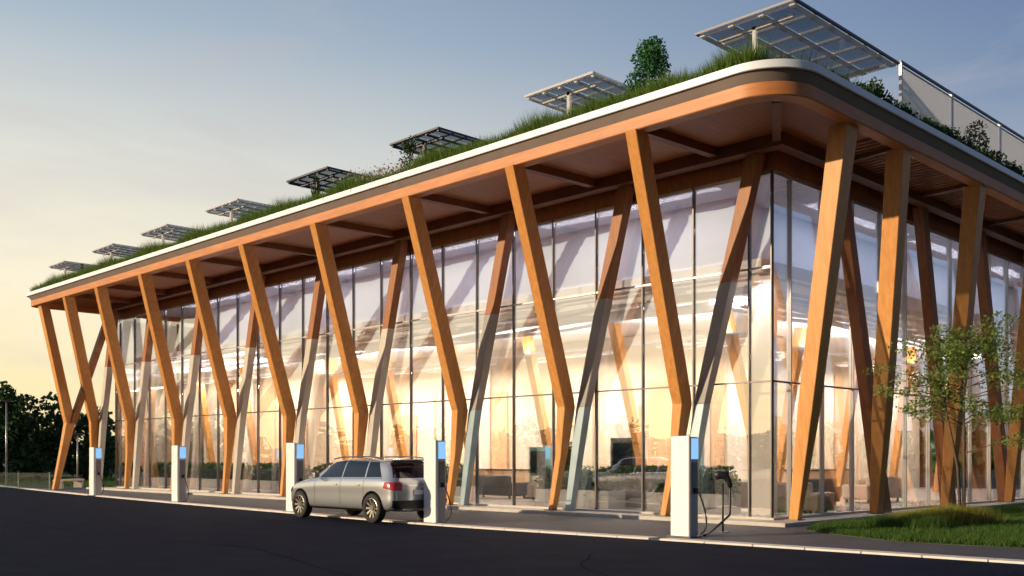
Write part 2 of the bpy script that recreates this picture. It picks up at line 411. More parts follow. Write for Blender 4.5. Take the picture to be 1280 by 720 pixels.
# glass fronts
ylong = [s_on(642,0)-0]; 
ypos = [0.0]; y = .62
while y < 37.2: ypos.append(y); y += 1.64
ypos.append(37.2)
xpos = [0.0]; x = .80
while x < 28: xpos.append(x); x += 1.62
def pane(axis, a, b, z0, z1):
    m = MB(); g = .012
    if axis == 'y': m.box(-g, g, a+.02, b-.02, z0, z1)
    else: m.box(a+.02, b-.02, -g, g, z0, z1)
    return m.build('glass_pane', glass, B)
for a, b in zip(ypos[:-1], ypos[1:]):
    pane('y', a, b, .16, 3.42); pane('y', a, b, 3.47, 8.52)
for a, b in zip(xpos[:-1], xpos[1:]):
    pane('x', a, b, .16, 3.42); pane('x', a, b, 3.47, 8.52)
for i, y in enumerate(ypos):
    m = MB(); w = .019 if i else .015; m.box(-.055, .055, y-w, y+w, .15, 8.75 if i % 1 == 0 else 8.5); m.build('mullion', mull_m, B)
for x in xpos[1:]:
    m = MB(); m.box(x-.02, x+.02, -.06, .06, .15, 8.78); m.build('mullion', mull_l, B)
m = MB(); m.box(-.04,.04,.03,37.2,3.425,3.465); m.box(.03,28,-.04,.04,3.425,3.465); m.build('lower_transom', mull_m, B)
m = MB(); m.box(-.05,.05,.03,37.2,6.18,6.23); m.build('upper_transom', mull_l, B)
m = MB(); m.box(-.03,.03,.03,37.2,8.44,8.52); m.box(.03,28,-.03,.03,8.44,8.52); m.build('head_frame', mull_l, B)
# end wall glass
for k in range(6):
    m = MB(); m.box(.1+k*1.6, 1.66+k*1.6, 37.19, 37.215, .16, 8.5); m.build('end_glass_pane', glass, B)
    m = MB(); m.box(.04+k*1.6, .10+k*1.6, 37.13, 37.27, .15, 8.6); m.build('end_mullion', mull_m, B)
# plinth
m = MB(); m.box(-.95,.12,-.9,38.6,.0,.10); m.box(.12,30,-.9,.12,.0,.10); m.build('plinth', conc, B)
m = MB(); m.box(-.11,.11,-.11,37.3,.10,.155); m.box(.11,28,-.11,.11,.10,.155); m.build('sill', conc, B)
m = MB(); m.box(.12,29.5,.12,38.6,-.02,.09); m.build('floor_slab', floor_in, B)

# upper floor slab and wavy white ceiling ribbons
m = MB(); m.box(.75,28,.75,36.6,6.28,6.62); m.build('upper_floor', ceil_m, B, bevel=.02)
m = MB(); m.box(.95,28,.95,36.4,6.20,6.278)
CEI = m.build('ceiling', ceil_m, B)
for k in range(7):
    mb = MB(); t0 = 1.05+k*.42; path = []
    ph = k*.9
    y = 36.0
    while y > t0: path.append((t0+.10*math.sin(y*.5+ph), y, 0, y)); y -= .4
    path.append((t0,t0,0,t0)); x = t0+.4
    while x < 26: path.append((x, t0+.10*math.sin(x*.5+ph), 0, -x)); x += .4
    for i, (px, py, _, u) in enumerate(path):
        zc = 6.06 - .02*k + .07*math.sin(u*.45+ph) + .04*math.sin(u*1.1+ph*2.3)
        mb.v += [(px,py,zc-.07),(px+.03,py+.03,zc-.07),(px+.03,py+.03,zc+.05),(px,py,zc+.05)]
    for i in range(len(path)-1):
        for q in range(4): mb.f.append((4*i+q, 4*i+(q+1)%4, 4*i+4+(q+1)%4, 4*i+4+q))
    mb.build('ceiling_ribbon', ceil_m, CEI)
# core walls: lower (cream panels) and upper
cw = MB(); cw.box(8.5,28,8.5,34,.09,6.19); CORE = cw.build('core_wall', cream, B)
m = MB(); m.box(4.6,8.49,26.5,36.9,.09,6.19); m.build('side_room_wall', cream, B)
y = 27; k = 2
while y < 36:
    wd = random.uniform(.7, 1.6); m = MB(); m.box(4.5,4.59,y,min(y+wd,36.8),.6,random.choice([3.4,4.4,5.4])); m.build('wall_panel', [peach, cream2][k%2], CORE); y += wd+random.uniform(.2,.8); k += 1
y = 8.9; k = 0
while y < 26.2:
    wd = random.uniform(.7, 2.0); m = MB(); m.box(8.38,8.49,y,min(y+wd,33.9),.6,random.choice([3.6,4.4,5.2,5.8]))
    m.build('wall_panel', [peach, cream2, cream, cream2][k%4], CORE); y += wd+random.uniform(.1,.9); k += 1
x = 8.9
while x < 27:
    wd = random.uniform(.6, 1.6); m = MB(); m.box(x,x+wd,8.38,8.49,.6,random.choice([3.4,4.4,5.2]))
    m.build('wall_panel', [cream2, cream, peach][k%3], CORE); x += wd+random.uniform(.1,.6); k += 1
m = MB(); m.box(3.0,28,3.0,34,6.622,8.94); m.build('upper_core_wall', lav, B)
m = MB(); m.box(.15,28,.15,37,8.95,8.99); m.build('upper_ceiling', lav, B)
# interior leaning timber columns standing free in the room
for y in (3.5,8.0,12.2,16.5,20.8,25.0,29.2,33.4):
    xr = 5.6 if y < 26 else 3.4
    m = MB(); m.sweep([(xr,y,.09),(xr-.3,y+1.3,6.19)], [.12,.16], [.12,.16]); m.build('room_column', wood, B, bevel=.01, seg=1)
for x in (9.5,14.0,18.5,23):
    m = MB(); m.sweep([(x,5.6,.09),(x+1.3,5.3,6.19)], [.12,.16], [.12,.16]); m.build('room_column', wood, B, bevel=.01, seg=1)

# ------------------------------------------------------------------ interior lamps (the lit room)
def area(name, x, y, z, sx, sy, pw, col=(1,.87,.70), up=False):
    l = bpy.data.lights.new(name, 'AREA'); l.shape = 'RECTANGLE'; l.size = sx; l.size_y = sy; l.energy = pw; l.color = col
    o = bpy.data.objects.new(name, l); COL.objects.link(o); o.location = (x,y,z); o.parent = CEI
    if up: o.rotation_euler = (math.pi,0,0)
    return o
for y, xl in ((6.0,6.6),(12.5,6.6),(19,6.6),(24,6.6),(29,3.1),(34,3.1)): area('ceiling_and_fill_lamp', xl, y, 5.35, .4, 3.8, 470 if xl > 4 else 330)
for x in (12,18.5,25): area('ceiling_and_fill_lamp', x, 6.6, 5.35, 4.5, .5, 500)

for y in (6.0,12.5,19,24,29,34):
    dx = 0 if y < 26 else -3.5
    area('added_uplight', 5.0+(dx and -3.0), y, 5.43, .4, 4.5, 200, (1,.95,.90), True)  # added upward fill light that brightens the ceiling
    m = MB(); m.box(4.78+(dx and -3.0),5.22+(dx and -3.0),y-2.3,y+2.3,5.365,5.42); m.box(6.33+dx,6.87+dx,y-2.3,y+2.3,5.36,5.42); m.build('added_lamp_box', white_m, CEI)  # made-up boxes to hold the added uplight and the lamp beside it
for x in (12,18.5,25):
    area('added_uplight', x, 5.0, 5.43, 4.5, .4, 260, (1,.93,.86), True)  # added upward fill along the short front
    m = MB(); m.box(x-2.3,x+2.3,4.78,5.22,5.365,5.42); m.box(x-2.3,x+2.3,6.33,6.87,5.36,5.42); m.build('added_lamp_box', white_m, CEI)  # made-up lamp boxes, as along the long front
area('ceiling_and_fill_lamp', 2.6, -0+2.6, 6.0, 1.2, 1.2, 130, (1,.96,.92)); area('ceiling_and_fill_lamp', .62, .62, 6.0, .4, .4, 45, (1,.96,.92))  # fill lamps added to brighten the pier and glass corner
a_ = s_on(968,1.0); b_ = s_on(940,1.0); m = MB(); m.box(.9,1.15,min(a_,b_),max(a_,b_),.09,6.19); m.build('corner_pier', cream2, B, bevel=.01)
for y in (6,14,22,30): area('upper_lamp', 1.7, y, 8.92, .5, 6.5, 100, (.97,.93,1.0))
for x in (8,15,22): area('upper_lamp', x, 1.7, 8.92, 6.0, .5, 85, (.88,.90,1.0))
# ------------------------------------------------------------------ interior furnishing, each its own thing
def hedge_box(name, x0, x1, y0, y1, z0, z1, label, group=None, dens=260):
    e = empty(name, ((x0+x1)/2,(y0+y1)/2,.09), 0, label, 'planter', group)
    m = MB(); cx, cy = (x0+x1)/2, (y0+y1)/2
    m.box(x0-cx,x1-cx,y0-cy,y1-cy,0,z0-.09); m.build('planter_box', conc, e, bevel=.015)
    n = int(3*dens*(x1-x0+.5)*(y1-y0+.5))
    P = np.stack([rng.uniform(x0-cx,x1-cx,n), rng.uniform(y0-cy,y1-cy,n), rng.uniform(z0-.1,z1,n)-.09], 1)
    P[:,2] += .12*np.sin(P[:,0]*3.1+P[:,1]*2.3)
    cards('foliage', P, rdir(n), rdir(n), rng.uniform(.05,.1,n), rng.uniform(.08,.16,n), leaf_hedge, e)
    return e
g = 'planters along the inside of the glass'
spec = [(1.3,2.1,2.2,4.8),(1.3,2.1,6.2,9.2),(2.6,3.4,3.2,8.2),(1.2,2.0,12.6,15.8),(1.2,2.0,17.6,21.6),(1.2,2.0,22.6,26.4),(1.2,2.0,27.4,31.4),(1.2,2.0,32.2,36)]
labs = ['low trough planter inside the long glass, nearest the hall corner', 'trough planter inside the glass right of the second charging post','long planter set deeper into the room near the corner',
 'planter inside the glass behind the second charging post','planter inside the glass behind the silver car','planter inside the glass beside the third charging post','planter inside the glass beside the fourth charging post','planter inside the far end of the glass beside the fifth charging post']
for (x0,x1,y0,y1), lb in zip(spec, labs): hedge_box('planter', x0,x1,y0,y1,.62,1.25,lb,g)
g2 = 'lobby sofas seen through the glass'
def sofa(x, y, rz, label, m):
    e = empty('sofa', (x,y,.09), rz, label, 'sofa', g2)
    a = MB(); a.box(-1.1,1.1,-.45,.45,.12,.42); a.build('seat', m, e, bevel=.06)
    a = MB(); a.box(-1.1,1.1,.25,.48,.40,.86); a.build('backrest', m, e, bevel=.06)
    for sx in (-1,1):
        a = MB(); a.box(sx*1.22-.12,sx*1.22+.12,-.45,.48,.12,.6); a.build('armrest', m, e, bevel=.05)
    a = MB()
    for sx in (-1,1):
        for sy in (-1,1): a.box(sx*1.1-.03,sx*1.1+.03,sy*.38-.03,sy*.38+.03,0,.13)
    a.build('feet', dark_m, e)
sofa(2.8,1.4,R(90),'pale beige sofa just inside the glass corner',fabric)
sofa(4.1,5.4,R(90),'beige sofa facing the glass near the first charging post',fabric)
sofa(4.2,10.6,R(90),'beige sofa in the room between first and second charging posts',fabric)
sofa(4.6,14.4,R(90),'dark sofa in the room behind the second charging post',fab2)
sofa(7.0,3.0,R(180),'dark sofa behind the short glass front near the corner',fab2)
sofa(11.5,3.0,R(180),'beige sofa behind the short glass front beyond the young tree',fabric)
g3 = 'tall freestanding display kiosks'
def kiosk(x, y, rz, label, m, h=1.9):
    e = empty('kiosk', (x,y,.09), rz, label, 'kiosk', g3)
    a = MB(); a.box(-.45,.45,-.12,.12,0,h); a.build('cabinet', m, e, bevel=.02)
    a = MB(); a.box(-.36,.36,-.14,-.122,h*.45,h*.92); a.build('display', car_glass, e)
    a = MB(); a.box(-.55,.55,-.25,.25,0,.06); a.build('foot', darkgrey, e)
kiosk(5.2,12.7,R(-90),'teal green display kiosk in the room',teal)
kiosk(6.2,12.2,R(-90),'blue grey display kiosk beside the teal one',steel_glare_blue,2.1)
kiosk(6.2,9.6,R(-70),'dark display kiosk in the middle of the room',darkgrey,2.2)
kiosk(6.0,6.6,R(-90),'blue grey display kiosk nearest the hall corner',steel_glare_blue,2.3)
def counter(x, y, rz, label):
    e = empty('reception_desk', (x,y,.09), rz, label, 'desk')
    a = MB(); a.box(-2,2,-.35,.35,0,1.0); a.build('front_panel', peach, e, bevel=.02)
    a = MB(); a.box(-2.1,2.1,-.42,.42,1.0,1.06); a.build('counter_top', dark_m, e, bevel=.01)
counter(6.6,16.5,R(90),'long peach reception desk with dark top behind the car')
counter(14.5,6.6,0,'long peach counter with dark top behind the short glass front')

# ------------------------------------------------------------------ chargers
def rounded(mb, x0,x1,y0,y1,z0,z1): mb.box(x0,x1,y0,y1,z0,z1)
def charger(x, y, label, rz=0, h=2.02):
    e = empty('charging_post', (x,y,.012), rz, label, 'charging post', 'white charging posts along the kerb')
    a = MB(); a.box(-.15,-.06,-.23,.23,.0,h); a.build('front_shell', chg_w, e, bevel=.03, seg=3)
    a = MB(); a.box(-.062,.20,-.20,.20,.0,h-.02); CORE_ = a.build('cabinet', chg_g, e, bevel=.015)
    a = MB(); a.box(-.045,.185,-.22,-.201,h-.46,h-.05); a.build('screen', screen, e, bevel=.005, seg=1)
    a = MB(); a.box(-.02,.16,-.215,-.201,h-1.02,h-.52); a.build('side_door', chg_door, e, bevel=.004, seg=1)
    a = MB(); a.box(.03,.12,-.27,-.201,h-1.15,h-1.03); a.build('socket', dark_m, e, bevel=.01)
    a = MB(); pts = [(.06,-.28,h-1.1)]
    for k in range(1,15):
        u = k/15; pts.append((.06+.12*math.sin(u*3.14), -.28-.10*math.sin(u*3.14)-.03, h-1.1-.85*math.sin(u*1.57)))
    a.tube(pts, .018, 6); a.build('cable', dark_m, e, smooth=True)
    a = MB(); a.box(-.20,.19,-.30,.30,0,.03); a.build('foot_plate', darkgrey, e, bevel=.005, seg=1)
    return e
labs = ['nearest and tallest looking white charging post, in front of the hall corner','white charging post standing right behind the silver car','white charging post at the front of the silver car','white charging post second from the far left, beyond the car','farthest white charging post, leftmost in view']
cp = [(3.44,20.19),(-1.88,24.4),(-6.36,29.5),(-11.9,36.0),(-17.35,42.0)]
for (X, d), lb in zip(cp, labs):
    p = W(X, d); charger(p.x, p.y, lb)
# free standing connector holder beside the nearest post
p = W(4.47, 21.4); q = W(3.78, 20.3)
e = empty('connector_stand', (p.x,p.y,.012), 0, 'black plug and looped cable on a slim stand beside the nearest charging post', 'plug stand')
T = lambda X, d, z: tuple(W(X, d, z-.012) - Vector((p.x,p.y,0)))
a = MB(); a.tube([T(4.47,21.4,.012),T(4.47,21.4,1.05)], .022, 8); a.build('stand_pole', dark_m, e, smooth=True)
a = MB(); a.box(-.10,.10,-.10,.10,0,.015); a.build('stand_foot', dark_m, e)
a = MB(); a.tube([T(4.30,21.4,1.20),T(4.38,21.4,1.24),T(4.52,21.4,1.22),T(4.60,21.4,1.10),T(4.63,21.4,.97)], [.085,.10,.09,.06,.045], 10)
a.tube([T(4.40,21.4,1.32),T(4.42,21.4,1.18)], [.05,.08], 8); a.tube([T(4.56,21.4,1.33),T(4.53,21.4,1.15)], [.045,.07], 8)
a.build('connector', dark_m, e, smooth=True)
a = MB(); pts = []
for k in range(25):
    u = k/24
    if u < .5: v = u/.5; pts.append(T(4.62-.02*v, 21.4-.1*v, .98-.62*v))
    else: v = (u-.5)/.5; pts.append(T(4.60-.75*v, 21.3-1.05*v+.2*math.sin(v*3.14), .36*(1-v)**1.8+.04))
a.tube(pts, .024, 8); a.build('cable', dark_m, e, smooth=True)

# ------------------------------------------------------------------ the car
def make_car():
    E = empty('parked_car', (0,0,0), 0, 'silver estate-like SUV parked at the kerb between two charging posts', 'car')
    Lc = 4.75
    st = [ # x, zbot, zbelt, ztop, w, wt
     (0.00,.42,.86,.90,.78,.60),(0.06,.34,.98,1.04,.86,.66),(0.16,.28,1.04,1.16,.90,.70),(0.34,.26,1.07,1.42,.915,.70),(0.52,.25,1.08,1.515,.925,.70),
     (0.9,.25,1.08,1.555,.93,.70),(1.6,.25,1.07,1.575,.93,.70),(2.3,.25,1.06,1.565,.93,.69),(2.85,.25,1.045,1.50,.93,.66),(3.2,.25,1.03,1.33,.93,.64),
     (3.55,.25,1.00,1.08,.925,.70),(4.0,.25,.96,1.01,.91,.74),(4.4,.27,.88,.93,.86,.66),(4.65,.32,.76,.82,.76,.55),(4.75,.42,.66,.70,.62,.42)]
    def half(s):
        x,zb,zl,zt,w,wt = s; k = zl-zb
        g = zt-zl
        return [(0,zb),(.75*w,zb),(.96*w,zb+.08*k+.02),(w*.995,zb+.30*k),(w*.985,zb+.55*k),(w*.995,zb+.75*k),(w*.975,zb+.93*k),(w*.93,zl+.02*g),
                (w*.93+(wt-w*.93)*.55, zl+g*.5),(wt,zl+g*.86),(wt*.82,zl+g*.985),(wt*.4,zt+.012),(0,zt+.018)]
    mb = MB(); n = None
    for s in st:
        h = half(s); loop = [(y,z) for y,z in h]+[(-y,z) for y,z in h[-2:0:-1]]
        n = len(loop); mb.v += [(y, s[0], z) for y,z in loop]
    for i in range(len(st)-1):
        for k in range(n): mb.f.append((i*n+k, i*n+(k+1)%n, (i+1)*n+(k+1)%n, (i+1)*n+k))
    mb.f.append(tuple(range(n))); mb.f.append(tuple((len(st)-1)*n+k for k in range(n)))
    body = mb.build('body', paint, E, smooth=True)
    md = body.modifiers.new('s','SUBSURF'); md.levels = 3; md.render_levels = 3
    cut = MB()
    for wy in (.80,3.95):
        for sx in (-1,1):
            cut.tube([(sx*1.2,wy,.36),(sx*.62,wy,.36)], .425, 40)
    co = cut.build('cutter', dark_m)
    bl = body.modifiers.new('b','BOOLEAN'); bl.object = co; bl.operation = 'DIFFERENCE'; bl.solver = 'EXACT'
    dg = bpy.context.evaluated_depsgraph_get(); dg.update()
    me = bpy.data.meshes.new_from_object(body.evaluated_get(dg))
    body.modifiers.clear(); old = body.data; body.data = me; bpy.data.meshes.remove(old)
    bpy.data.objects.remove(co)
    for p in me.polygons: p.use_smooth = True
    try: me.set_sharp_from_angle(angle=R(35))
    except Exception: pass
    bm = bmesh.new(); bm.from_mesh(me); bvh = BVHTree.FromBMesh(bm)
    def patch(name, corners, axis, m, off=.006, nu=14, nv=8, parent=E, sgn=1, thick=.0):
        # corners: 4 (a,b) pts in projection plane; axis 'x' side, 'y' rear/front
        m_ = MB(); ok = True
        for i in range(nu+1):
            for j in range(nv+1):
                u, v = i/nu, j/nv
                A = Vector(corners[0]).lerp(Vector(corners[1]), u); Bq = Vector(corners[3]).lerp(Vector(corners[2]), u); q_ = A.lerp(Bq, v)
                if axis == 'x': o_, d_ = Vector((sgn*3, q_[0], q_[1])), Vector((-sgn,0,0))
                elif axis == 'y': o_, d_ = Vector((q_[0], -3*sgn, q_[1])), Vector((0,sgn,0))
                h = bvh.ray_cast(o_, d_)
                if h[0] is None: hp = Vector((sgn*.9,q_[0],q_[1])) if axis == 'x' else Vector((q_[0],.05,q_[1]))
                else: hp = h[0] - d_*off + h[1]*off*.3
                m_.v.append(tuple(hp))
        for i in range(nu):
            for j in range(nv): a_ = i*(nv+1)+j; m_.f.append((a_,a_+nv+1,a_+nv+2,a_+1))
        return m_.build(name, m, parent, smooth=True)
    for sg in (-1,1):
        # three side windows: rear quarter, rear door, front door   (y, z)
        patch('side_window', [(.50,1.12),(1.10,1.11),(1.14,1.49),(.78,1.48)], 'x', car_glass, sgn=sg)
        patch('side_window', [(1.17,1.11),(2.08,1.10),(2.08,1.51),(1.20,1.495)], 'x', car_glass, sgn=sg)
        patch('side_window', [(2.14,1.10),(3.12,1.08),(2.72,1.47),(2.14,1.51)], 'x', car_glass, sgn=sg)
        patch('sill_trim', [(1.27,.27),(3.47,.27),(3.47,.335),(1.27,.335)], 'x', dark_m, sgn=sg, off=.012)
        patch('belt_trim', [(.48,1.085),(3.2,1.06),(3.2,1.08),(.48,1.105)], 'x', chrome, sgn=sg, off=.01, nu=24, nv=2)
        for ya in (1.14,2.11,3.24):
            patch('door_gap', [(ya,.40),(ya+.012,.40),(ya+.012,1.05),(ya,1.05)], 'x', dark_m, sgn=sg, off=.002, nu=1, nv=12)
        for ya in (1.30,2.25):
            patch('door_handle', [(ya,.90),(ya+.19,.90),(ya+.19,.93),(ya,.93)], 'x', chrome, sgn=sg, off=.025, nu=4, nv=2)
        patch('tail_light', [(sg*.62,.80),(sg*.865,.80),(sg*.84,1.0),(sg*.60,.99)], 'y', tail_m, off=.012)
        patch('tail_light', [(.04,.80),(.36,.86),(.32,1.0),(.06,1.0)], 'x', tail_m, sgn=sg, off=.01)
        patch('headlight', [(4.45,.70),(4.70,.66),(4.68,.78),(4.42,.82)], 'x', car_glass, sgn=sg, off=.01)
        m_ = MB(); m_.tube([(sg*.66,.75,1.575),(sg*.665,1.2,1.615),(sg*.665,2.3,1.605),(sg*.64,2.75,1.555)], .016, 8); m_.build('roof_rail', darkgrey, E, smooth=True)
        m_ = MB(); m_.box(sg*.93-.0, sg*.93+sg*.16, 2.98, 3.10, 1.06, 1.20); m_.build('wing_mirror', paint, E, bevel=.03, seg=3)
    patch('rear_window', [(-.76,1.10),(.76,1.10),(.62,1.47),(-.62,1.47)], 'y', car_glass, nu=16, nv=8)
    patch('tailgate_trim', [(-.60,.90),(.60,.90),(.60,.93),(-.60,.93)], 'y', chrome, nu=16, nv=2, off=.012)
    patch('number_plate', [(-.26,.70),(.26,.70),(.26,.81),(-.26,.81)], 'y', alu, nu=6, nv=2, off=.016)
    patch('rear_bumper', [(-.84,.36),(.84,.36),(.86,.56),(-.86,.56)], 'y', dark_m, nu=20, nv=4, off=.02)
    patch('windscreen', [(-.62,1.12),(.62,1.12),(.52,1.46),(-.52,1.46)], 'y', car_glass, sgn=-1, nu=14, nv=8)
    m_ = MB(); m_.box(-.6,.6,.40,.60,1.515,1.55); m_.build('spoiler', paint, E, bevel=.015)
    bm.free()
    for wy in (.80,3.95):
        for sg in (-1,1):
            wh = empty('wheel', (sg*.83, wy, .36), 0); wh.parent = E
            t = MB(); r, wd = .36, .11
            prof = [(.25,-wd),(.32,-wd*1.02),(.35,-wd*.85),(r,-wd*.5),(r,wd*.5),(.35,wd*.85),(.32,wd*1.02),(.25,wd)]
            N = 40
            for k in range(N):
                a_ = 2*math.pi*k/N
                for rr, xx in prof: t.v.append((xx, rr*math.cos(a_), rr*math.sin(a_)))
            q_ = len(prof)
            for k in range(N):
                for j in range(q_-1): t.f.append((k*q_+j, k*q_+j+1, ((k+1)%N)*q_+j+1, ((k+1)%N)*q_+j))
            t.build('tyre', rubber, wh, smooth=True)
            t = MB(); fx = sg*.07
            for k in range(N):
                a_ = 2*math.pi*k/N
                for rr, xx in ((.255,sg*.10),(.235,sg*.105),(.225,sg*.02)): t.v.append((xx, rr*math.cos(a_), rr*math.sin(a_)))
            for k in range(N):
                for j in range(2): t.f.append((k*3+j, k*3+j+1, ((k+1)%N)*3+j+1, ((k+1)%N)*3+j))
            for k in range(10):
                a_ = 2*math.pi*k/10; c_, s_ = math.cos(a_), math.sin(a_); w0, w1 = .020,.030
                t.add([(fx,.04*c_-w0*s_,.04*s_+w0*c_),(fx,.04*c_+w0*s_,.04*s_-w0*c_),(fx+sg*.02,.235*c_+w1*s_,.235*s_-w1*c_),(fx+sg*.02,.235*c_-w1*s_,.235*s_+w1*c_),
                       (fx-sg*.03,.04*c_-w0*s_,.04*s_+w0*c_),(fx-sg*.03,.04*c_+w0*s_,.04*s_-w0*c_),(fx-sg*.02,.235*c_+w1*s_,.235*s_-w1*c_),(fx-sg*.02,.235*c_-w1*s_,.235*s_+w1*c_)],
                      [(0,1,2,3),(4,5,6,7),(0,1,5,4),(1,2,6,5),(2,3,7,6),(3,0,4,7)])
            t.tube([(fx-sg*.03,0,0),(fx+sg*.02,0,0)], .055, 16)
            t.build('rim', rim_m, wh)
            t = MB(); t.tube([(-.03*sg,0,0),(-.05*sg,0,0)], .25, 32); t.build('brake_disc', dark_m, wh)
    return E
car = make_car(); car.location = (-5.86, 6.08, .012)

# ------------------------------------------------------------------ roof planting (stuff and plants)
def rstrip(n, a, b):     # points on the roof rim: long side
    y = rng.uniform(-1.6, 38.3, n); x = LX+.22+(rng.uniform(0,1,n)**1.4)*(b-a)
    return np.stack([x, y, np.full(n, 9.46)], 1)
n = 150000
P = rstrip(n, 0, 1.6)
hh = (.36+.22*np.abs(np.sin(P[:,1]*.9)+.6*np.sin(P[:,1]*2.3+1))*.8)*rng.uniform(.6,1.25,n)*np.clip((P[:,0]-LX)*1.2+.45,.5,1.25)
tag(blades('roof_grass', P, hh, rng.uniform(.012,.03,n), .45, grass_roof), 'sunlit wild grass growing along the long edge of the roof', 'grass', kind='stuff')
# low leafy ground cover mixed in
cs, rs = [], []
for k in range(420):
    y = random.uniform(-1.2, 38); cs.append((LX+random.uniform(.45,1.7), y, 9.50+random.uniform(.02,.14))); rs.append(random.uniform(.12,.30))
A = clumps(cs, rs, 900, .05, .7)
tag(cards('roof_ground_cover', *A, leafmat('roof_leaf', (.02,.05,.01), (.09,.13,.025), .35)), 'low leafy ground cover between the grasses of the long roof edge', 'ground cover', kind='stuff')
cs, rs = [], []
for k in range(1700):
    x = -2.6+28.6*random.random()**1.2; v = random.random(); cs.append((x, LY+.34+v*.75, 9.5+random.uniform(0,.42+.12*math.sin(x*1.7)+.08*math.sin(x*4.1))*min(1,(x+3.4)/3))); rs.append(random.uniform(.14,.30))
A = clumps(cs, rs, 900, .06, .8)
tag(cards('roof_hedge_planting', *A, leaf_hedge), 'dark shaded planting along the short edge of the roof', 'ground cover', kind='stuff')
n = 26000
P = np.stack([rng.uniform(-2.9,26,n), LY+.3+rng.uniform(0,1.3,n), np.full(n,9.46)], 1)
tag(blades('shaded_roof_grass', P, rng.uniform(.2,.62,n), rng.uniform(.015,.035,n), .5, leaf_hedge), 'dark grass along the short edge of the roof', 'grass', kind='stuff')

def shrub(name, loc, r, h, n, size, m, label, cat, stem=True, cone=False, group=None, per=1200, nc=14, stemr=.03):
    e = empty(name, loc, 0, label, cat, group)
    a = MB(); a.tube([(0,0,0),(.02,0,h*.35),(0,.02,h*.8)], [stemr,stemr*.75,stemr*.3], 7)
    for k in range(5):
        t = random.uniform(0,6.28); a.tube([(0,0,h*(.25+.08*k)),(r*.6*math.cos(t),r*.6*math.sin(t),h*(.5+.09*k))], [stemr*.5,stemr*.2], 5)
    a.build('trunk', bark, e, smooth=True)
    cs, rs = [], []
    for k in range(nc):
        u = random.uniform(.12,1.0); t = random.uniform(0,6.28)
        if cone: rr = r*(1.08-u)*random.uniform(.4,.9); cr = r*.34*(1.25-u)
        else: rr = r*math.sqrt(max(0,1-(2*u-1)**2))*random.uniform(.3,.8); cr = r*random.uniform(.3,.48)
        cs.append((rr*math.cos(t), rr*math.sin(t), h*u)); rs.append(cr)
    cards('crown', *clumps(cs, rs, per, size), m, e)
    return e
# conifer near the corner: pixel 813, base ~105
p = W((813-640)/F*23.6, 23.6); shrub('conifer', (-2.35, s_on(815,-2.35), 9.46), .62, 1.98, 0, .055, leaf_con, 'bushy dark green conifer rising from the roof near the corner', 'tree', cone=False, nc=50, per=1900)
shrub('conifer', (-2.6, s_on(103,-2.6), 9.46), .34, 1.2, 0, .07, leaf_con, 'small conical conifer on the far end of the roof', 'tree', cone=True, nc=30, per=1600)
shrub('roof_shrub', (-3.0, s_on(512,-3.0), 9.46), .42, 1.45, 0, .06, leaf_hedge, 'small flat-topped tree beside the third roof canopy', 'shrub', nc=12, per=1500, stemr=.05)
shrub('roof_shrub', (-3.0, s_on(394,-3.0), 9.46), .26, 1.35, 0, .06, leaf_hedge, 'thin small tree beside the fourth roof canopy', 'shrub', nc=9, per=1200, stemr=.06)
shrub('roof_shrub', (t_on(1213,-1.1), -1.1, 9.46), .62, 2.0, 0, .07, leaf_dark, 'round green shrub showing above the pale roof screen', 'shrub', nc=22, per=900)
shrub('roof_shrub', (t_on(1160,-1.9), -1.9, 9.46), .5, .75, 0, .06, leaf_hedge, 'low shrub in front of the pale roof screen', 'shrub', nc=14, per=900)
shrub('roof_shrub', (t_on(1262,-1.9), -1.9, 9.46), .5, .8, 0, .06, leaf_hedge, 'low shrub in front of the roof screen, nearest the right edge', 'shrub', nc=14, per=900)
# pale flowers
e = empty('flower_clump', (-3.1, s_on(482,-3.1), 9.46), 0, 'clump of pale pinkish flower heads on the long roof edge', 'flowers')
n = 900; P = np.stack([rng.normal(0,.3,n), rng.normal(0,1.0,n), np.zeros(n)], 1)
blades('stems', P, rng.uniform(.35,.62,n), np.full(n,.012), .15, grass_roof, e)
P2 = P.copy(); P2[:,2] = rng.uniform(.4,.72,n); cards('flower_heads', P2, rdir(n), rdir(n), rng.uniform(.04,.08,n), rng.uniform(.05,.1,n), flower_m, e)

